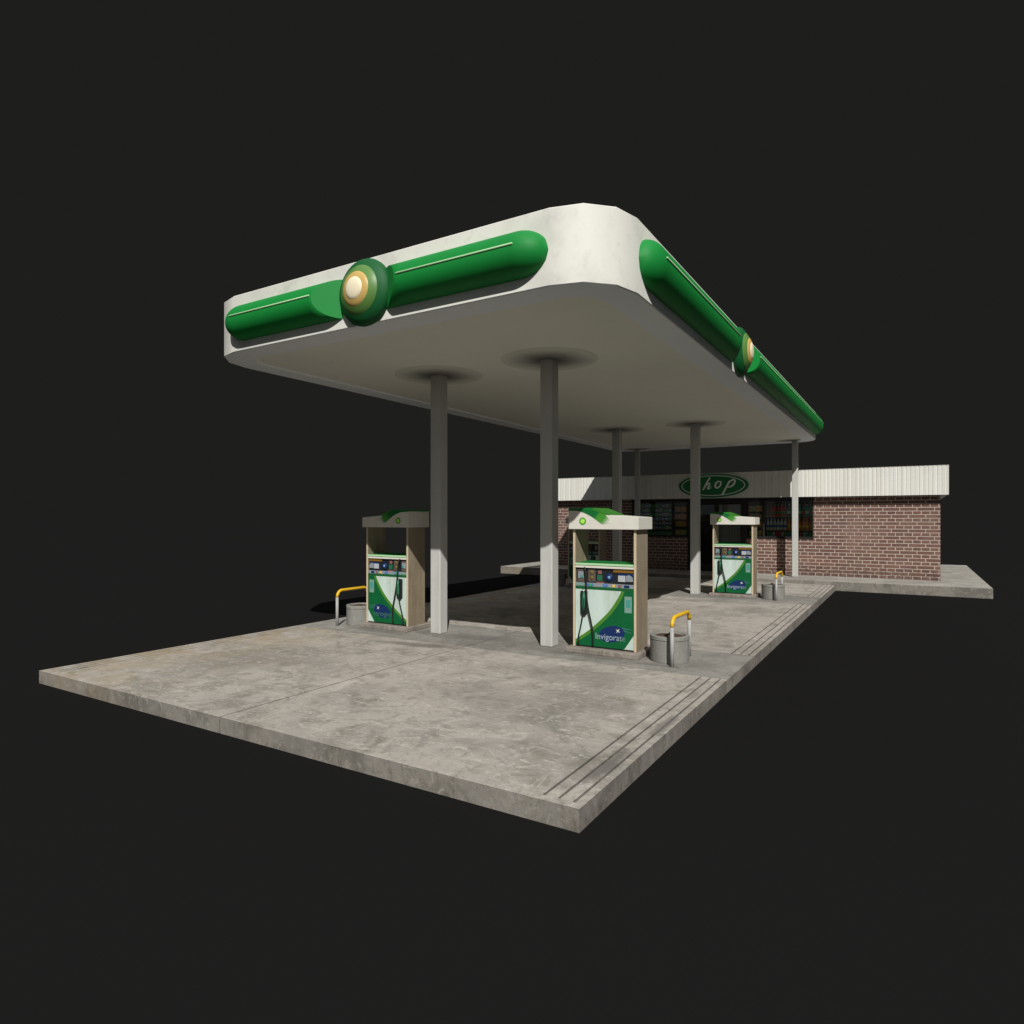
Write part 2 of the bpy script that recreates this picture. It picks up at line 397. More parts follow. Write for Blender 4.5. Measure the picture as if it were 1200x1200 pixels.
for (cx, cy, w, zb) in ((-4.85, 9.04, .216, 0), (-7.025, 9.04, .216, 0), (-4.87, 17.20, .216, 0), (-7.07, 17.20, .216, 0), (-3.20, 22.60, .172, PZ), (-8.50, 22.60, .165, PZ)):
    m = MB(); h = w/2
    m.box(-h, h, -h, h, zb, CZ0 + .027)
    c = m.build('column', M['post'], can, Vector((cx, cy, 0)) + CL, bevel=.018, segs=3)
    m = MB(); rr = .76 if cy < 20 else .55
    m.lathe([(0, -.005), (rr - .02, -.005), (rr, 0), (rr, .002)], (0, 0, CZ0 + .025), 48, sm=False); m.build('ceiling_shade_disc', M['ceil_shade'], c)  # thin disc added under the ceiling to carry the painted shade

def lightbar(P0, td, od, L, ZC=4.845, AV=.256, O=.265):
    P0 = Vector(P0); td = Vector(td); od = Vector(od); b = MB(); N = 20
    st = [i/10*.34 for i in range(11)] + [.34 + (L - .75)*(i + 1)/6 for i in range(6)]
    rings = []
    def prof(s, j):
        th = -PI/2 + PI*j/N; k = math.sqrt(max(0, 1 - (1 - min(s, .34)/.34)**2))
        k = max(k, .02)
        return AV*k*math.sin(th), O*k*math.cos(th)
    for s in st + [None]:
        r = []
        for j in range(N + 1):
            z, o = prof(1 if s is None else s, j)
            ss = L - o*1.35 if s is None else s
            r.append(b.b.verts.new(P0 + td*ss + od*(o - .02) + Vector((0, 0, ZC + z))))
        rings.append(r)
    for A, B in zip(rings, rings[1:]):
        for j in range(N):
            f = b.b.faces.new((A[j], A[j+1], B[j+1], B[j])); f.smooth = True
    b.b.faces.new(rings[-1])
    o = b.build('light_bar', M['green'], can, CL)
    o.data.shade_smooth() if False else None
    m = MB(); th = R(9)
    q = od*(O*math.cos(th) - .02 + .002) + Vector((0, 0, ZC + AV*math.sin(th)))
    pts = [P0 + td*s + q for s in (.30, .31, L - .40, L - .39)]
    m.tube(pts, [.006, .013, .013, .006], 8); m.build('highlight_strip', M['pale'], o)
    return o
def roundel(c, axis):
    def lay(prof, mat, name, par):
        m = MB(); m.lathe(prof, c, 40, axis, True); return m.build(name, mat, par, CL if par is can else (0,0,0))
    b = lay([(.38, -.02), (.42, .0), (.422, .045), (.405, .08), (.36, .118), (.31, .145)], M['greend'], 'emblem_disc', can)
    lay([(.31, .145), (.309, .1465), (.265, .177), (.216, .202)], M['lime'], 'green_ring', b)
    lay([(.216, .202), (.215, .2035), (.18, .221), (.14, .234)], M['yel'], 'amber_ring', b)
    lay([(.14, .234), (.139, .2355), (.10, .248), (.05, .255), (0, .257)], M['cream'], 'cream_centre', b)
lightbar((-8.63, CY0, 0), (1, 0, 0), (0, -1, 0), 2.35)
lightbar((-3.28, CY0, 0), (-1, 0, 0), (0, -1, 0), 2.31)
lightbar((CX1, 6.84, 0), (0, 1, 0), (1, 0, 0), 4.38, 4.87, .285, .24)
lightbar((CX1, 22.55, 0), (0, -1, 0), (1, 0, 0), 10.50, 4.87, .285, .24)
roundel((-5.89, CY0, 4.845), '-y')
roundel((CX1, 11.62, 4.845), 'x')

# ------------------------------------------------------------------ shop
WX0, WX1, WY0, WY1 = -12.50, .72, 23.37, 30.2
SXC = -5.88; T = .25; WT = 2.70; SILL = 1.335; HEAD = 2.62
DW = .955; WW = 3.13
shop = tag(empty('shop_building', (SXC, 26.5, PZ)), 'low flat-roofed red brick shop with corrugated white fascia behind the canopy', 'building')
SL = Vector((-SXC, -26.5, -PZ))
m = MB()
xs = [WX0, SXC - WW, SXC - DW, SXC + DW, SXC + WW, WX1]
m.box(xs[0], xs[1], WY0, WY0 + T, PZ, WT); m.box(xs[4], xs[5], WY0, WY0 + T, PZ, WT)
m.box(xs[1], xs[2], WY0, WY0 + T, PZ, SILL); m.box(xs[3], xs[4], WY0, WY0 + T, PZ, SILL)
m.box(xs[1], xs[4], WY0, WY0 + T, HEAD, WT)
m.box(WX0, WX0 + T, WY0 + T, WY1, PZ, WT); m.box(WX1 - T, WX1, WY0 + T, WY1, PZ, WT)
m.box(WX0 + T, WX1 - T, WY1 - T, WY1, PZ, WT)
m.build('wall', M['brick'], shop, SL)
# corrugated fascia on four sides
FX0, FX1, FY0, FY1, FZ0, FZ1 = WX0 - .20, WX1 + .20, WY0 - .27, WY1 + .2, 2.688, 3.558
m = MB(); pts = []
x = FX0 + .01; pit = .113
while x < FX1 - pit:
    pts += [(x, FY0), (x + .068, FY0), (x + .080, FY0 + .007), (x + pit - .012, FY0 + .007)]; x += pit
poly = [(FX0, FY0)] + pts + [(FX1, FY0), (FX1, FY1), (FX0, FY1)]
A = [m.b.verts.new((p[0], p[1], FZ0)) for p in poly]; B = [m.b.verts.new((p[0], p[1], FZ1)) for p in poly]
for i in range(len(A)): m.b.faces.new((A[i], A[(i+1) % len(A)], B[(i+1) % len(A)], B[i]))
m.build('fascia', M['clad'], shop, SL)
m = MB(); m.box(FX0 - .003, FX1 + .003, FY0 - .003, FY0 + .03, FZ1 - .001, FZ1 + .006); m.box(FX0 - .003, FX1 + .003, FY1 - .03, FY1 + .003, FZ1 - .001, FZ1 + .006)
m.box(FX0 - .003, FX0 + .03, FY0 + .03, FY1 - .03, FZ1 - .001, FZ1 + .006); m.box(FX1 - .03, FX1 + .003, FY0 + .03, FY1 - .03, FZ1 - .001, FZ1 + .006)
m.build('coping', M['white'], shop, SL)
m = MB(); m.box(FX0 + .02, FX1 - .02, FY0 + .02, FY1 - .02, FZ1 - .12, FZ1 - .06)
m.build('roof', M['roof'], shop, SL)
m = MB(); m.box(FX0 + .014, FX1 - .014, FY0 + .014, FY1 - .014, WT + .001, WT + .02); m.build('soffit', M['trim'], shop, SL)
m = MB(); m.box(WX0 + T + .002, WX1 - T - .002, WY0 + T + .002, WY1 - T - .002, PZ + .002, PZ + .02); m.box(WX0 + T + .002, WX1 - T - .002, 25.6, 25.7, PZ + .02, WT)
m.build('interior_lining', M['inwall'], shop, SL)
m = MB(); m.box(xs[1], xs[4], WY0 - .05, WY0 - .001, HEAD + .0, WT - .001); m.build('lintel', M['frame'], shop, SL)
def window(x0, x1, xm):
    f = .045; y0, y1 = WY0 + .015, WY0 + .085
    m = MB(); m.box(x0, x0 + f, y0, y1, SILL, HEAD - .001); m.box(x1 - f, x1, y0, y1, SILL, HEAD - .001)
    m.box(x0 + f, x1 - f, y0, y1, SILL, SILL + f); m.box(x0 + f, x1 - f, y0, y1, HEAD - f, HEAD - .001)
    w = m.build('window', M['frame'], shop, SL)
    m = MB(); m.box(xm - .03, xm + .03, y0 + .003, y1 - .003, SILL + f, HEAD - f); m.build('mullion', M['frame'], w)
    for a, b in ((x0 + f, xm - .03), (xm + .03, x1 - f)):
        m = MB(); m.box(a, b, y0 + .03, y0 + .036, SILL + f, HEAD - f); m.build('pane', M['pane'], w)
    m = MB(); m.box(x0 - .0, x1 + .0, WY0 - .02, y0 - .001, SILL - .03, SILL + .002); m.build('sill', M['frame'], w)
window(xs[1], xs[2] - .06, SXC - 1.58); window(xs[3] + .06, xs[4], SXC + 1.58)
m = MB()
m.box(xs[2] - .06, xs[2] + .055, WY0 - .012, WY0 + .12, PZ, HEAD - .001); m.box(xs[3] - .055, xs[3] + .06, WY0 - .012, WY0 + .12, PZ, HEAD - .001)
m.box(xs[2] + .055, xs[3] - .055, WY0 - .008, WY0 + .12, HEAD - .07, HEAD - .002)
m.build('door_frame', M['frame'], shop, SL)
for sx in (-1, 1):
    a, b = sorted((SXC + sx*.004, SXC + sx*(DW - .058))); z0, z1 = PZ + .008, HEAD - .074; y0, y1 = WY0 + .04, WY0 + .09; f = .075
    m = MB(); m.box(a, a + f, y0, y1, z0, z1); m.box(b - f, b, y0, y1, z0, z1); m.box(a + f, b - f, y0, y1, z0, z0 + .18); m.box(a + f, b - f, y0, y1, z1 - f, z1)
    d = m.build('door', M['frame'], shop, SL)
    m = MB(); m.box(a + f, b - f, y0 + .02, y0 + .028, z0 + .18, z1 - f); m.build('pane', M['dpane'], d)
    hx = SXC + sx*.045
    m = MB(); m.tube([(hx, y0 - .001, .98), (hx, y0 - .045, .985), (hx, y0 - .05, 1.0), (hx, y0 - .05, 1.38), (hx, y0 - .045, 1.395), (hx, y0 - .001, 1.40)], .011, 8); m.build('handle', M['steel'], d)

# sign
sg = tag(empty('shop_sign', (-5.92, FY0, 3.125)), 'green oval sign reading Shop in white script on the shop fascia', 'sign')
def ell(a, b, n=48, p=1.0): return [(a*math.cos(2*PI*i/n), b*math.sin(2*PI*i/n)) for i in range(n)]
m = MB(); A_, B_ = 1.20, .415
m.prism(ell(A_, B_, 24), -.075, -.002); m.build('board', M['signg'], sg, bevel=.012)
m = MB(); P, Q = ell(1.09, .355, 64), ell(1.060, .331, 64)
def ringprism(m, P, Q, y0, y1):
    n = len(P)
    for k in range(n):
        j = (k+1) % n
        v = [m.b.verts.new(c) for c in ((P[k][0], y0, P[k][1]), (P[j][0], y0, P[j][1]), (Q[j][0], y0, Q[j][1]), (Q[k][0], y0, Q[k][1]),
                                        (P[k][0], y1, P[k][1]), (P[j][0], y1, P[j][1]), (Q[j][0], y1, Q[j][1]), (Q[k][0], y1, Q[k][1]))]
        for f in ((0,1,2,3), (4,7,6,5), (0,4,5,1), (3,2,6,7)): m.b.faces.new([v[i] for i in f])
ringprism(m, P, Q, -.082, -.0755); m.build('border_line', M['signw'], sg)
def spline(pts, n=7):
    out = []
    P = [pts[0]] + list(pts) + [pts[-1]]
    for i in range(1, len(P) - 2):
        for k in range(n):
            t = k/n; o = []
            for a in range(len(pts[0])):
                p0, p1, p2, p3 = P[i-1][a], P[i][a], P[i+1][a], P[i+2][a]
                o.append(.5*((2*p1) + (-p0+p2)*t + (2*p0-5*p1+4*p2-p3)*t*t + (-p0+3*p1-3*p2+p3)*t**3))
            out.append(tuple(o))
    out.append(tuple(pts[-1])); return out
def stroke(m, pts, y0, y1):
    # brush stroke: pts (x, z, halfwidth)
    S = spline(pts); L = []; Rr = []
    for i, p in enumerate(S):
        a = S[max(0, i-1)]; b = S[min(len(S)-1, i+1)]; d = Vector((b[0]-a[0], b[1]-a[1])); d.normalize()
        nn = Vector((-d.y, d.x))*max(p[2], .004)
        L.append((p[0]+nn.x, p[1]+nn.y)); Rr.append((p[0]-nn.x, p[1]-nn.y))
    for i in range(len(S) - 1):
        q = [L[i], L[i+1], Rr[i+1], Rr[i]]
        v = [m.b.verts.new((x, y0, z)) for x, z in q] + [m.b.verts.new((x, y1, z)) for x, z in q]
        for f in ((0,1,2,3), (4,7,6,5), (0,4,5,1), (2,6,7,3), (1,5,6,2), (3,7,4,0)): m.b.faces.new([v[k] for k in f])
def cv(l, w=4.6): return [((x - 338)*.00487, -(y - 175)*.00487, (ww if ww else w)*.00487) for x, y, ww in l]
W = 0
letters = {
 'S': [[(246,128,2),(238,118,4),(218,120,5),(205,136,5),(214,154,5),(226,170,5.5),(222,190,5),(202,202,4.5),(182,196,2)]],
 'h': [[(322,116,3),(312,128,4.5),(290,168,5),(270,206,4)], [(280,188,2),(296,168,3.5),(314,158,4.5),(316,170,5),(305,190,4.5),(312,198,3.5),(330,182,1.5)]],
 'o': [[(384,146,4),(368,152,5),(357,175,5),(363,191,4.5),(380,188,4.5),(394,170,4.5),(396,152,4),(386,146,4)]],
 'p': [[(458,142,3),(450,158,5),(428,200,5),(404,244,4.5)], [(448,166,3),(462,148,4),(482,136,4.5),(493,148,5),(482,172,5),(460,186,4.5),(442,186,2.5)]]}
for i, (ch, ss) in enumerate(letters.items()):
    m = MB()
    for k, s_ in enumerate(ss): stroke(m, [(a_, b_, c_*1.3) for a_, b_, c_ in cv(s_)], -.083 - .0012*k, -.0756)
    m.build('letter', M['signw'], sg)

bl = tag(empty('reflection_slats', (SXC + .46, WY0 + .16, 1.15)), 'grey vertical blind added for reflected streaks behind the right glass door leaf', 'slats')  # slats added to give the door glass its reflected streaks
for i in range(9):
    m = MB(); a_ = R(28); h_ = .042; ux, uy = h_*math.cos(a_), h_*math.sin(a_); m.prism([(-ux, -uy), (ux, uy), (ux - .002, uy + .002), (-ux - .002, -uy + .002)], 0, 1.38, 'z')
    m.build('reflection_slat', M['slats'], bl, (-.36 + i*.09, 0, 0))
m = MB(); m.box(-.42, .42, -.02, .02, 1.381, 1.41); m.build('reflection_slat_rail', M['rail'], bl)
# goods behind the windows
rack_y = WY0 + .30
def rack(x0, x1, shelves, label):
    c = ((x0+x1)/2, rack_y, SILL + .002); e = empty('display_rack', c); tag(e, label, 'rack'); L_ = -Vector(c)
    m = MB(); m.box(x0, x1, rack_y + .02, rack_y + .04, SILL + .003, HEAD + .06); m.build('back_board', M['inback'], e, L_)
    for a in (x0, x1 - .02):
        m = MB(); m.box(a, a + .02, rack_y - .16, rack_y + .019, SILL + .003, HEAD + .06); m.build('upright', M['inback'], e, L_)
    for z in shelves:
        m = MB(); m.box(x0 + .021, x1 - .021, rack_y - .16, rack_y + .018, z - .02, z); m.build('shelf', M['shelf'], e, L_)
rack(SXC + 1.60, SXC + 3.08, (1.39, 1.60, 2.06), 'bottle rack with three wooden shelves behind the right shop window')
rack(SXC + 1.03, SXC + 1.56, (1.39, 1.70, 1.97, 2.24), 'narrow rack of yellow packets beside the door in the right window')
rack(SXC - 1.56, SXC - 1.03, (1.39, 1.70, 1.97, 2.24), 'narrow rack of orange packets beside the door in the left window')
rack(SXC - 3.08, SXC - 1.60, (1.39, 1.60, 1.76, 1.92, 2.08, 2.24, 2.40), 'wide rack of green and blue cartons behind the left window')
def bottle(mat, cap, h, r, nm, lab, cat):
    m = MB(); m.lathe([(0, 0), (r, 0), (r, h*.55), (r*.9, h*.66), (r*.38, h*.82), (r*.36, h*.93), (0, h*.93)], seg=10)
    o = m.build(nm, mat)
    m = MB(); m.lathe([(r*.42, h*.92), (r*.42, h), (0, h)], seg=8, sm=False); m.build('cap', cap, o)
    m = MB(); m.lathe([(r*1.02, h*.20), (r*1.02, h*.42)], seg=10); m.build('label_band', cap, o)
    return o
used = set()
def place(proto, loc, lab, cat, grp):
    o = proto if proto.name not in used else copy_tree(proto)
    used.add(proto.name); o.location = loc; return tag(o, lab, cat, grp)
def fill(x0, x1, z, step, seq, cat, where, grp):
    x = x0; i = 0
    while x < x1:
        key, proto = seq(i); place(proto, (x, rack_y - .09, z + .001), f'{key} {where}', cat, grp); x += step; i += 1
bt = {k: bottle(M[a], M[b], .40, .050, 'bottle', '', '') for k, (a, b) in {
    'red': ('b_red', 'b_green'), 'green': ('b_green', 'b_red'), 'teal': ('b_teal', 'b_wht'), 'clear': ('b_clear', 'b_blue'), 'orange': ('b_orange', 'b_yel')}.items()}
def can_(mat):
    m = MB(); m.lathe([(0, 0), (.033, 0), (.036, .01), (.036, .125), (.03, .14), (0, .138)], seg=10); return m.build('drink_can', M[mat])
cn = {k: can_(a) for k, a in {'red': 'b_red', 'teal': 'b_teal', 'silver': 'b_clear', 'green': 'b_lg'}.items()}
X0, X1 = SXC + 1.68, SXC + 3.05
def chooser(d, ks, suffix): return lambda i: (f'{ks[i % len(ks)]} {suffix}', d[ks[i % len(ks)]])
fill(X0, X1, 2.06, .112, chooser(bt, ['green', 'red', 'red', 'red', 'red', 'red', 'teal', 'green', 'green', 'teal', 'green', 'teal', 'green'], 'soft drink bottle'), 'bottle', 'on the top shelf of the right window', 'bottles on the top shelf of the right window')
fill(X0, X1, 1.60, .112, chooser(bt, ['clear', 'clear', 'clear', 'clear', 'clear', 'clear', 'orange', 'orange', 'orange', 'orange', 'orange', 'orange', 'orange'], 'drink bottle'), 'bottle', 'on the middle shelf of the right window', 'bottles on the middle shelf of the right window')
fill(X0, X1, 1.39, .094, chooser(cn, ['green', 'teal', 'silver', 'red', 'red', 'silver', 'green', 'teal', 'teal', 'silver', 'green', 'red', 'teal', 'teal', 'green'], 'drink can'), 'can', 'on the bottom shelf of the right window', 'drink cans in the right window')
def pack(mat, mat2, w, h):
    m = MB(); m.box(-w/2, w/2, -.03, .03, 0, h); o = m.build('packet', M[mat], bevel=.004, segs=1)
    m = MB(); m.box(-w*.32, w*.32, -.033, -.0305, h*.25, h*.65); m.build('label_patch', M[mat2], o); return o
pk = {k: pack(a, b, .095, .18) for k, (a, b) in {'yellow': ('b_yel', 'b_orange'), 'orange': ('b_orange', 'b_yel'), 'olive': ('b_lg', 'b_yel')}.items()}
ct = {k: pack(a, b, .115, .105) for k, (a, b) in {'green': ('b_lg', 'b_green'), 'dark green': ('b_green', 'b_lg'), 'blue': ('b_blue', 'b_wht'), 'pale': ('b_wht', 'b_green')}.items()}
for side, xa, xb, nm in ((1, SXC + 1.12, SXC + 1.53, 'right'), (-1, SXC - 1.48, SXC - 1.06, 'left')):
    for r_, z in enumerate((1.39, 1.70, 1.97, 2.24)):
        ks = [['olive', 'yellow'], ['orange', 'yellow', 'yellow'], ['orange', 'olive'], ['yellow', 'olive', 'yellow']][r_] if side > 0 else [['yellow', 'olive'], ['orange', 'yellow', 'yellow'], ['orange', 'orange', 'yellow'], ['yellow', 'orange']][r_]
        fill(xa, xb, z, .108, chooser(pk, ks, 'snack packet'), 'packet', f'on shelf {["one", "two", "three", "four"][r_]} of the narrow rack in the {nm} window', f'snack packets in the {nm} window')
for r_, z in enumerate((1.39, 1.60, 1.76, 1.92, 2.08, 2.24, 2.40)):
    ks = [['dark green', 'green', 'dark green'], ['green', 'pale', 'blue', 'blue'], ['blue', 'blue', 'pale'], ['blue', 'green', 'blue'], ['dark green', 'green', 'blue', 'pale', 'pale'], ['green', 'dark green', 'blue', 'pale'], ['dark green', 'dark green', 'green', 'blue', 'pale']][r_]
    fill(SXC - 2.99, SXC - 1.66, z, .128, chooser(ct, ks, 'carton'), 'carton', f'on shelf {["one", "two", "three", "four", "five", "six", "seven"][r_]} from the bottom in the left window', 'cartons in the left window')

# ------------------------------------------------------------------ fuel pump (built for the right side: low end towards +X)
def text_mesh(body, size, shear=0.0, ext=.001):
    cu = bpy.data.curves.new('lettering_curve', 'FONT'); cu.body = body; cu.size = size; cu.shear = shear; cu.extrude = ext; cu.align_x = 'LEFT'; cu.offset = .0004
    o = bpy.data.objects.new('tmp', cu); COL.objects.link(o); bpy.context.view_layer.update()
    me = bpy.data.meshes.new_from_object(o.evaluated_get(bpy.context.evaluated_depsgraph_get()))
    bpy.data.objects.remove(o); bpy.data.curves.remove(cu)
    me.transform(Matrix.Rotation(PI/2, 4, 'X')); return me
def fademat():
    t = NT('fading_white_print'); sp = t.n('ShaderNodeSeparateXYZ'); tc = t.n('ShaderNodeTexCoord'); t.l(tc.outputs['Generated'], sp.inputs[0])
    return t.fin(t.mix(t.ramp(sp.outputs[0], .62, 1.0, 0, .85), (.28, .36, .42), (.006, .11, .045)), .4, .3)
M['fade'] = fademat()
def fademir():
    t = NT('fading_white_print_reversed'); sp = t.n('ShaderNodeSeparateXYZ'); tc = t.n('ShaderNodeTexCoord'); t.l(tc.outputs['Generated'], sp.inputs[0])
    return t.fin(t.mix(t.ramp(sp.outputs[0], 0, .38, .85, 0), (.28, .36, .42), (.006, .11, .045)), .4, .3)
M['fademir'] = fademir()

def make_pump():
    p = empty('fuel_pump')
    m = MB(); m.box(-.57, .57, -.355, .355, 0, .080); m.build('plinth', M['plinth'], p, bevel=.012)
    YF = -.235; YB = .235
    sp_ = []
    for sx in (-1, 1):
        a, b = sorted((sx*.462, sx*.500))
        m = MB(); m.box(a, b, YF + .004, YB - .004, .081, 1.832)
        s_ = m.build('side_panel', M['beige'], p, bevel=.003)
        m = MB()
        m.box(a + .002, b - .002, YF - .003, YF + .0035, .083, 1.83); m.build('edge_strip', M['beigee'], s_)
        if sx == 1:
            m = MB(); m.box(a - .006, a - .0005, YF - .002, YF + .02, 1.34, 1.829); m.build('green_bead', M['pcapl'], s_)
            m = MB()
            for y in (-.19, .19):
                for z in (.35, .72, 1.05, 1.36): m.lathe([(.008, -.001), (.007, .003), (0, .004)], (b, y, z), 8, 'x')
            m.build('rivet', M['rust'], s_)
        else:
            m = MB()
            for y in (-.19, .19):
                for z in (.35, .72, 1.05, 1.36): m.lathe([(.008, .001), (.007, -.003), (0, -.004)], (a, y, z), 8, 'x')
            m.build('rivet', M['rust'], s_)
    m = MB(); m.box(-.4615, .4615, YF + .045, YB - .02, .082, 1.300); m.build('cabinet', M['dark'], p)
    # shelf top
    m = MB(); m.prism([(YF - .008, 1.302), (YF - .008, 1.330), (YB, 1.345), (YB, 1.302)], -.4605, .4605, 'x'); sh = m.build('shelf_top', M['pcap'], p)
    m = MB(); m.box(-.4605, .4605, YF - .014, YF - .0085, 1.303, 1.331); m.build('shelf_edge', M['pale'], sh)
    m = MB(); m.box(-.4605, .4605, YF - .004, YF + .04, 1.262, 1.3015); m.build('valance', M['head'], sh)
    # display
    y = YF + .03
    m = MB(); m.box(-.4605, .4605, y, YF + .0445, .958, 1.2615); dp = m.build('display_panel', M['dark'], p)
    def item(nm, mat, x0, x1, z0, z1, d=.012, bev=.003):
        mm = MB(); mm.box(x0, x1, y - d, y - .0005, z0, z1); return mm.build(nm, mat, dp, bevel=bev)
    item('orange_header', M['orange'], .14, .445, 1.205, 1.245, .016)
    item('price_screen', M['lscr'], .215, .325, 1.075, 1.165, .018)
    mm = MB(); mm.prism([(.340, 1.080), (.445, 1.085), (.430, 1.150), (.385, 1.178), (.335, 1.165)], y - .020, y - .0005); mm.build('receipt_slot', M['strip2'], dp)
    item('blue_plate', M['blue'], .205, .450, 1.160, 1.195, .010)
    mm = MB(); mm.lathe([(.056, 0), (.056, .014), (.048, .020), (0, .020)], (.075, y, 1.130), 24, '-y'); mm.build('blue_badge', M['blue'], dp)
    mm = MB(); mm.lathe([(.023, .0202), (.020, .026), (0, .027)], (.075, y, 1.130), 18, '-y'); mm.build('badge_centre', M['lblue'], dp)
    item('green_keypad', M['nozg'], -.115, -.035, 1.075, 1.160, .014); item('pink_label', M['pink'], -.105, -.045, 1.175, 1.225, .010)
    for z in (1.195, 1.115):
        mm = MB(); mm.lathe([(.028, 0), (.028, .012), (.020, .016), (0, .016)], (-.205, y, z), 18, '-y'); mm.build('dial', M['gold'], dp)
    item('dial_plate', M['inback'], -.265, -.145, 1.055, 1.240, .006)
    item('card_reader', M['strip2'], -.425, -.340, 1.100, 1.200, .012); item('card_slot', M['teal'], -.385, -.345, 1.110, 1.150, .020)
    item('reader_shade', M['inback'], -.440, -.325, 1.045, 1.235, .005)
    item('button_row', M['pink'], -.13, -.01, 1.030, 1.060, .010)
    # label strip
    m = MB(); m.box(-.4605, .4605, YF + .010, y - .001, .985, 1.038); ls = m.build('label_strip', M['strip2'], p)
    for (a, b, mat) in ((-.450, -.315, 'stick'), (-.280, -.170, 'b_blue'), (-.235, -.190, 'b_green'), (-.02, .06, 'b_blue'), (.13, .17, 'b_yel'), (.22, .27, 'pink'), (.31, .39, 'blue')):
        mm = MB(); mm.box(a, b, YF + .006 - (.002 if mat == 'b_green' else 0), YF + .0095, .993, 1.029); mm.build('price_tag', M[mat], ls)
    m = MB(); m.box(-.4605, .4605, YF + .004, YF + .044, .944, .9845); m.build('divider_bar', M['greend'], p)
    # lower panel graphics  (u, v) -> x, z
    PX0, PX1, PZ1, PZ0 = -.4605, .4605, .940, .105
    def UV(u, v): return (PX0 + u*(PX1 - PX0), PZ1 - v*(PZ1 - PZ0))
    YP = YF + .008
    m = MB(); m.box(PX0, PX1, YP, YF + .0445, PZ0, PZ1 + .003); fp = m.build('front_panel', M['panel'], p)
    m = MB(); m.box(PX0, PX1, YP + .006, YF + .0445, .0825, PZ0 - .0005); m.build('kick_plate', M['black'], p)
    curve = [(.795, 0), (.735, .12), (.60, .34), (.434, .53), (.228, .73), (0, .905)]
    cvv = spline([(a, b) for a, b in curve], 6)
    off = [(min(1, u + .052), min(1, v + .028)) if 0 < u else (0, .955) for u, v in cvv]; off[0] = (.845, 0)
    def flat(pts, nm, mat, k):
        mm = MB(); mm.prism([UV(*q) for q in pts], YP - .0012*k, YP - .0002 - .0012*(k - 1)); return mm.build(nm, mat, fp)
    # lime band as quads
    mm = MB()
    for i in range(len(cvv) - 1):
        mm.prism([UV(*cvv[i]), UV(*cvv[i+1]), UV(*off[i+1]), UV(*off[i])], YP - .0012, YP - .0002)
    mm.build('lime_band', M['plime'], fp)
    mm = MB()   # green field, as strips down to the lower border
    def low(u): return 1.0 if u <= .84 else 1 - (u - .84)/.16*.26
    cols = []
    us = [0, .04, .1, .16, .22, .28, .34, .4, .46, .52, .58, .64, .70, .74, .78, .81, .845, .88, .92, .96, 1.0]
    def topv(u):
        if u >= .845: return 0.0
        for (a, b) in zip(off, off[1:]):
            if b[0] <= u <= a[0]: 
                t = (u - b[0])/max(1e-6, a[0] - b[0]); return b[1] + (a[1] - b[1])*t
        return .955
    T_ = [[mm.b.verts.new((UV(u, topv(u))[0], yy, UV(u, topv(u))[1])) for u in us] for yy in (YP - .0013, YP - .0003)]
    B_2 = [[mm.b.verts.new((UV(u, low(u))[0], yy, UV(u, low(u))[1])) for u in us] for yy in (YP - .0013, YP - .0003)]
    for i in range(len(us) - 1):
        mm.b.faces.new((T_[0][i], T_[0][i+1], B_2[0][i+1], B_2[0][i]))
        mm.b.faces.new((T_[0][i], T_[1][i], T_[1][i+1], T_[0][i+1])); mm.b.faces.new((B_2[0][i], B_2[0][i+1], B_2[1][i+1], B_2[1][i]))
    mm.build('green_field', M['swoosh'], fp)
    mm = MB(); cx, cz = UV(.63, .757); E = []
    for i in range(40):
        t = 2*PI*i/40; a, b = .205*math.cos(t), .118*math.sin(t); E.append((cx + a*math.cos(.22) - b*math.sin(.22), cz + a*math.sin(.22) + b*math.cos(.22)))
    mm.prism(E, YP - .0028, YP - .0015); mm.build('blue_oval', M['blue'], fp)
    sx_, sz_ = UV(.735, .69); S_ = []
    for i in range(8):
        r_ = (.042 if i % 2 == 0 else .011); t = 2*PI*i/8 + R(45 + 8); S_.append((sx_ + r_*math.cos(t), sz_ + r_*math.sin(t)))
    mm = MB(); mm.prism(S_, YP - .0036, YP - .0030); mm.build('star', M['head'], fp)
    mm = MB()
    for k, (v0, v1) in enumerate(((.635, .655), (.675, .71))):
        a = UV(.80 + .02*k, v0); b = UV(.965, v1); mm.prism([(a[0], a[1] + .002), (b[0], b[1] + .001), (b[0], b[1] - .001), (a[0], a[1] - .002)], YP - .0036, YP - .0030)
    mm.build('star_trail', M['lblue'], fp)
    me = text_mesh('Invigorate', .128, 0, .0006); tx = bpy.data.objects.new('lettering', me); COL.objects.link(tx); tx.parent = fp
    me.materials.clear(); me.materials.append(M['fade']); me.name = 'lettering'
    w_ = max(v.co.x for v in me.vertices); 
    for v in me.vertices: v.co.x *= .475/w_
    x_, z_ = UV(.345, .862); tx.location = (x_, YP - .0042, z_)
    a = UV(.845, .085); b = UV(.965, .365); mm = MB(); mm.box(a[0], b[0], YP - .0028, YP - .0015, b[1], a[1]); mm.build('sticker', M['stick'], fp)
    a = UV(.87, .14); b = UV(.945, .28); mm = MB(); mm.box(a[0], b[0], YP - .0036, YP - .0030, b[1], a[1]); mm.build('sticker_print', M['teal'], fp)
    # nozzle, holster, hoses
    a = UV(.10, .03); b = UV(.215, .47)
    mm = MB(); mm.prism([(a[0], b[1] + .04), (a[0] + .03, b[1]), (b[0] - .03, b[1]), (b[0], b[1] + .04), (b[0], a[1]), (a[0], a[1])], YP - .035, YP - .0005)
    ho = mm.build('holster', M['black'], p, bevel=.006)
    hx = (a[0] + b[0])/2
    nz = empty('nozzle_tmp'); bpy.data.objects.remove(nz)
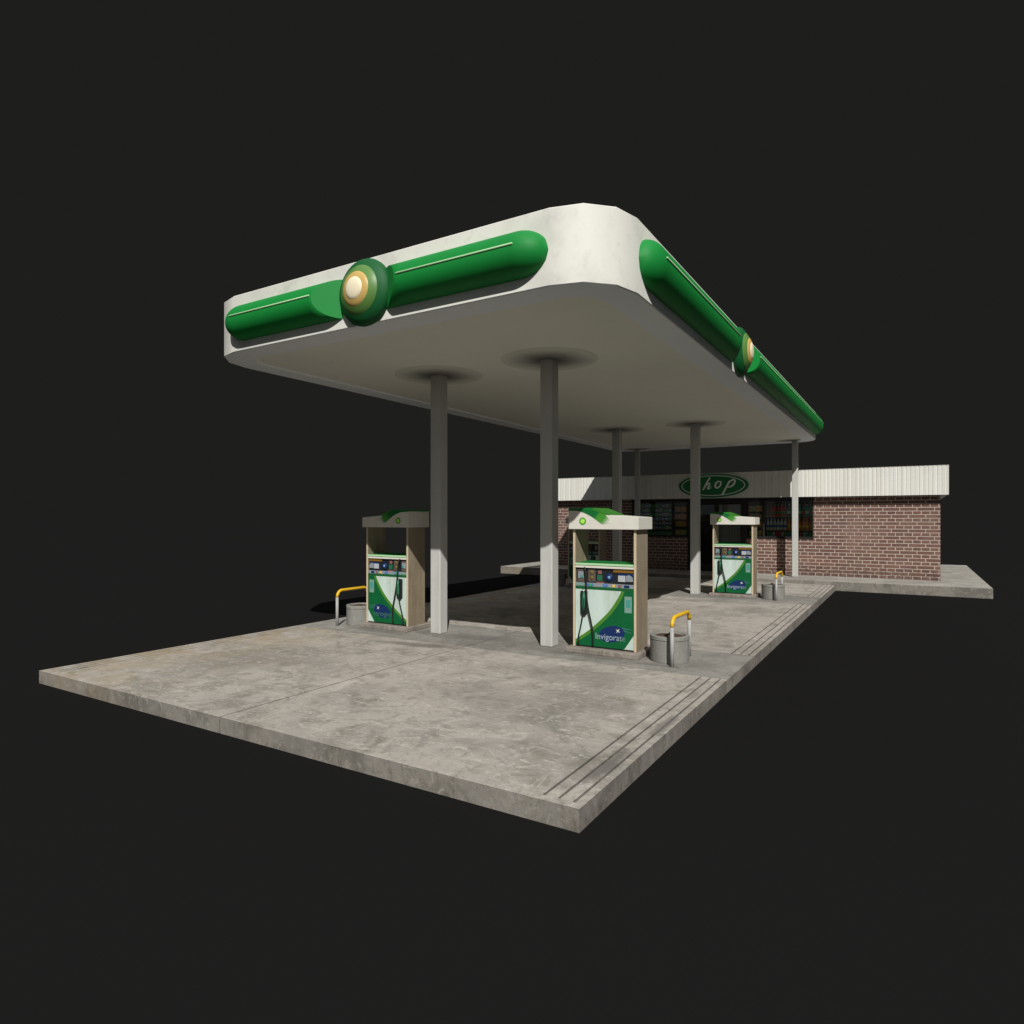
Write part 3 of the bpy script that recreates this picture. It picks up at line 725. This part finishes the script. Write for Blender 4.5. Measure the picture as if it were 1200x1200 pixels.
    mm = MB(); mm.tube([(hx + .010, YP - .048, .895), (hx + .014, YP - .055, .82), (hx + .006, YP - .055, .70), (hx, YP - .050, .60)], [.016, .024, .024, .015], 12)
    no = mm.build('nozzle', M['nozg'], p)
    mm = MB(); mm.tube([(hx + .010, YP - .046, .893), (hx + .004, YP - .040, .925), (hx - .01, YP - .034, .94)], [.011, .010, .009], 10); mm.build('spout', M['steel'], no)
    mm = MB(); mm.tube([(hx + .022, YP - .075, .80), (hx + .028, YP - .092, .75), (hx + .016, YP - .090, .66), (hx + .004, YP - .066, .62)], .006, 8); mm.build('trigger_guard', M['black'], no)
    mm = MB(); mm.box(hx - .006, hx + .008, YP - .060, YP - .047, .600, .645); mm.build('swivel', M['strip2'], no)
    mm = MB(); pts = spline([(hx, YP - .050, .60), (hx - .012, YP - .048, .53), (hx - .045, YP - .040, .38), (hx - .078, YP - .034, .25), (hx - .082, YP - .030, .12)], 6); mm.tube(pts, .0115, 8); h1 = mm.build('hose', M['black'], p)
    mm = MB(); pts = spline([(hx + .005, YF - .002, 1.27), (hx + .032, YP - .025, 1.16), (hx + .042, YP - .032, 1.0), (hx + .052, YP - .040, .86), (hx + .078, YP - .046, .68), (hx + .130, YP - .046, .45), (hx + .155, YP - .040, .30), (hx + .150, YP - .030, .12)], 6); mm.tube(pts, .0125, 8); h2 = mm.build('hose', M['black'], p)
    # head
    m = MB(); m.prism([(-.55, 1.833), (.55, 1.833), (.55, 2.012), (.055, 2.045), (-.16, 2.118), (-.55, 2.118)], -.29, .29, 'y'); hd = m.build('head_box', M['head'], p, bevel=.006)
    m = MB(); m.prism([(-.553, 2.119), (-.16, 2.119), (-.152, 2.150), (-.553, 2.150)], -.2935, .2935); m.build('green_cap', M['pcap'], hd)
    m = MB(); m.prism([(-.1595, 2.1195), (.055, 2.0465), (.115, 2.043), (.100, 2.052), (-.1515, 2.1495)], -.2935, .2935); m.build('light_green_cap', M['pcapl'], hd)
    up = [(-.55, 2.1175), (-.16, 2.1175), (-.045, 2.079), (.035, 2.0525), (.07, 2.02), (.12, 1.975), (.15, 1.930)]
    lo = [(-.55, 2.108), (-.40, 2.103), (-.30, 2.078), (-.20, 2.034), (-.12, 1.986), (-.05, 1.938), (.0, 1.908)]
    U_, L_ = up[:2] + spline(up[1:], 4)[1:], spline(lo, 5)
    m = MB(); m.prism([(x_, z_) for x_, z_ in L_] + [(x_, z_) for x_, z_ in U_[::-1]], -.2925, -.2905); m.build('green_swoosh', M['swf'], hd)
    mm = MB(); mm.lathe([(.056, 0), (.056, .003), (0, .003)], (-.315, -.290, 1.952), 28, '-y', False); lg = mm.build('round_emblem', M['logog'], hd)
    mm = MB(); mm.lathe([(.033, .0031), (.032, .005), (0, .005)], (-.315, -.290, 1.952), 24, '-y', False); mm.build('emblem_centre', M['logol'], lg)
    return p
GP = 'fuel pumps under the canopy'
pump = make_pump()
DY = 8.18
pump.location = (-3.85, 9.10, 0); tag(pump, 'sunlit fuel pump nearest the camera, on the right, between a column and a planter', 'fuel pump', GP)
p2 = copy_tree(pump); p2.location = (-3.88, 9.10 + DY, 0); tag(p2, 'fuel pump in front of the shop windows, beside the farther right planter', 'fuel pump', GP)
p3 = copy_tree(pump, mirror=True); p3.location = (-8.09, 9.12, 0); tag(p3, 'fuel pump at the left edge of the forecourt with reversed panel artwork', 'fuel pump', GP)
p4 = copy_tree(p3); p4.location = (-8.04, 9.12 + DY, 0); tag(p4, 'shaded fuel pump far back, mostly hidden behind the nearest pump', 'fuel pump', GP)
for k_, me in MIR.items():
    if k_.startswith('lettering'):
        me.materials.clear(); me.materials.append(M['fademir'])
    if k_.startswith('green_swoosh'): me.materials.clear(); me.materials.append(M['swfm'])
    if k_.startswith('green_bead'):
        for v in me.vertices: v.co.x += .9175

# ------------------------------------------------------------------ planters and hoops
def make_planter():
    m = MB(); r = .272
    m.lathe([(0, .001), (r - .008, .001), (r - .004, .006), (r - .004, .300), (r - .010, .303), (r - .010, .309), (r, .312), (r, .358), (r - .006, .364), (.222, .364), (.218, .358), (.216, .28)], seg=40)
    o = m.build('planter', M['pot'])
    for poly in o.data.polygons: poly.use_smooth = True
    es = o.modifiers.new('edge', 'EDGE_SPLIT'); es.split_angle = R(35)
    b = MB(); rnd = random.Random(3); seg = 28; prev = None
    for j, rr in enumerate((.0, .055, .11, .165, .2155)):
        ringv = [b.b.verts.new((rr*math.cos(2*PI*i/seg), rr*math.sin(2*PI*i/seg), .346 + rnd.uniform(-.006, .010) - .01*(j == 4))) for i in range(seg)] if rr else [b.b.verts.new((0, 0, .352))]
        if prev:
            for i in range(seg):
                if len(prev) == 1: b.b.faces.new((prev[0], ringv[i], ringv[(i+1) % seg]))
                else: b.b.faces.new((prev[i], ringv[i], ringv[(i+1) % seg], prev[(i+1) % seg]))
        prev = ringv
    b.build('soil', M['soil'], o)
    return o
def make_hoop():
    e = empty('barrier_hoop'); r = .0265; y0, y1 = -.40, .40
    def arc():
        return [(0, y0, .53), (0, y0 + .012, .585), (0, y0 + .05, .632), (0, y0 + .10, .652), (0, y1 - .10, .652), (0, y1 - .05, .632), (0, y1 - .012, .585), (0, y1, .53)]
    for y in (y0, y1):
        m = MB(); m.tube([(0, y, 0), (0, y, .529)], r, 14); l = m.build('leg', M['rail'], e)
        m = MB(); m.lathe([(0, .010), (.045, .010), (.05, .001)], (0, y, 0), 20); m.b.free()
    m = MB(); m.tube(arc(), r + .001, 14); m.build('yellow_handrail', M['yrail'], e)
    return e
pl = make_planter(); hp = make_hoop()
GPL, GH = 'round planters beside the pumps', 'yellow topped barrier hoops at the pump islands'
pl.location = (-2.91, 9.0, 0); tag(pl, 'round concrete planter with bare soil right of the nearest pump', 'planter', GPL)
hp.location = (-2.755, 9.02, 0); tag(hp, 'yellow topped steel hoop over the planter nearest the camera', 'barrier', GH)
q = copy_tree(pl); q.location = (-2.94, 9.0 + DY, 0); tag(q, 'round concrete planter right of the pump by the shop windows', 'planter', GPL)
q = copy_tree(hp); q.location = (-2.80, 9.02 + DY, 0); tag(q, 'small looking yellow topped hoop in front of the shop brick wall', 'barrier', GH)
q = copy_tree(pl); q.location = (-8.90, 9.06, 0); tag(q, 'round concrete planter partly hidden behind the left pump', 'planter', GPL)
q = copy_tree(pl); q.location = (-8.96, 9.0 + DY, 0); tag(q, 'shaded planter almost hidden between the tall column and the farthest pump', 'planter', GPL)
q = copy_tree(hp); q.location = (-9.09, 9.04, 0); tag(q, 'yellow topped steel hoop at the left edge of the forecourt', 'barrier', GH)

# ------------------------------------------------------------------ light, world, camera
sunv = Vector((.434, -.617, .656)).normalized()
ld = bpy.data.lights.new('sun', 'SUN'); ld.energy = 4.5; ld.angle = R(.5); ld.color = (1.0, .98, .935)
so = bpy.data.objects.new('sun', ld); COL.objects.link(so); so.rotation_euler = sunv.to_track_quat('Z', 'Y').to_euler(); so.location = (10, -10, 20)

w = bpy.data.worlds.new("World"); sc.world = w; w.use_nodes = True
t = w.node_tree; t.nodes.clear()
N = t.nodes.new; L = t.links.new
out = N('ShaderNodeOutputWorld'); bg = N('ShaderNodeBackground'); L(bg.outputs[0], out.inputs[0])
tc = N('ShaderNodeTexCoord'); sep = N('ShaderNodeSeparateXYZ'); L(tc.outputs['Generated'], sep.inputs[0])
def rng(sock, a, b, lo, hi):
    x = N('ShaderNodeMapRange'); x.interpolation_type = 'SMOOTHSTEP'; L(sock, x.inputs[0])
    for i, v in enumerate((a, b, lo, hi)): x.inputs[i + 1].default_value = v
    return x.outputs[0]
top = rng(sep.outputs[2], .70, .88, 0.0, .55)  # soft fill added overhead, out of view
dt = N('ShaderNodeVectorMath'); dt.operation = 'DOT_PRODUCT'; L(tc.outputs['Generated'], dt.inputs[0]); dt.inputs[1].default_value = (.522, -.853, 0)
back = rng(dt.outputs['Value'], .15, .75, 0.0, .15)  # soft fill added behind the camera, out of view
ad = N('ShaderNodeMath'); ad.operation = 'ADD'; L(top, ad.inputs[0]); L(back, ad.inputs[1])
mx = N('ShaderNodeMix'); mx.data_type = 'RGBA'; mx.clamp_factor = False; L(ad.outputs[0], mx.inputs[0])
mx.inputs[6].default_value = (.0130, .0130, .0117, 1); mx.inputs[7].default_value = (.93, 1.0, 1.06, 1)
L(mx.outputs[2], bg.inputs[0]); bg.inputs[1].default_value = 1.0

cd = bpy.data.cameras.new('camera'); cam = bpy.data.objects.new('camera', cd); COL.objects.link(cam); sc.camera = cam
cd.sensor_width = 36; cd.lens = 766/1200*36; cd.shift_y = 7/1200; cd.clip_end = 2000; cd.clip_start = .05
cam.location = (0, 0, 2.0); cam.rotation_euler = (R(90), 0, math.atan(469/766))
sc.view_settings.view_transform = 'Standard'; sc.view_settings.look = 'None'; sc.view_settings.exposure = 0; sc.view_settings.gamma = 1
sc.render.engine = 'CYCLES'; sc.cycles.max_bounces = 8
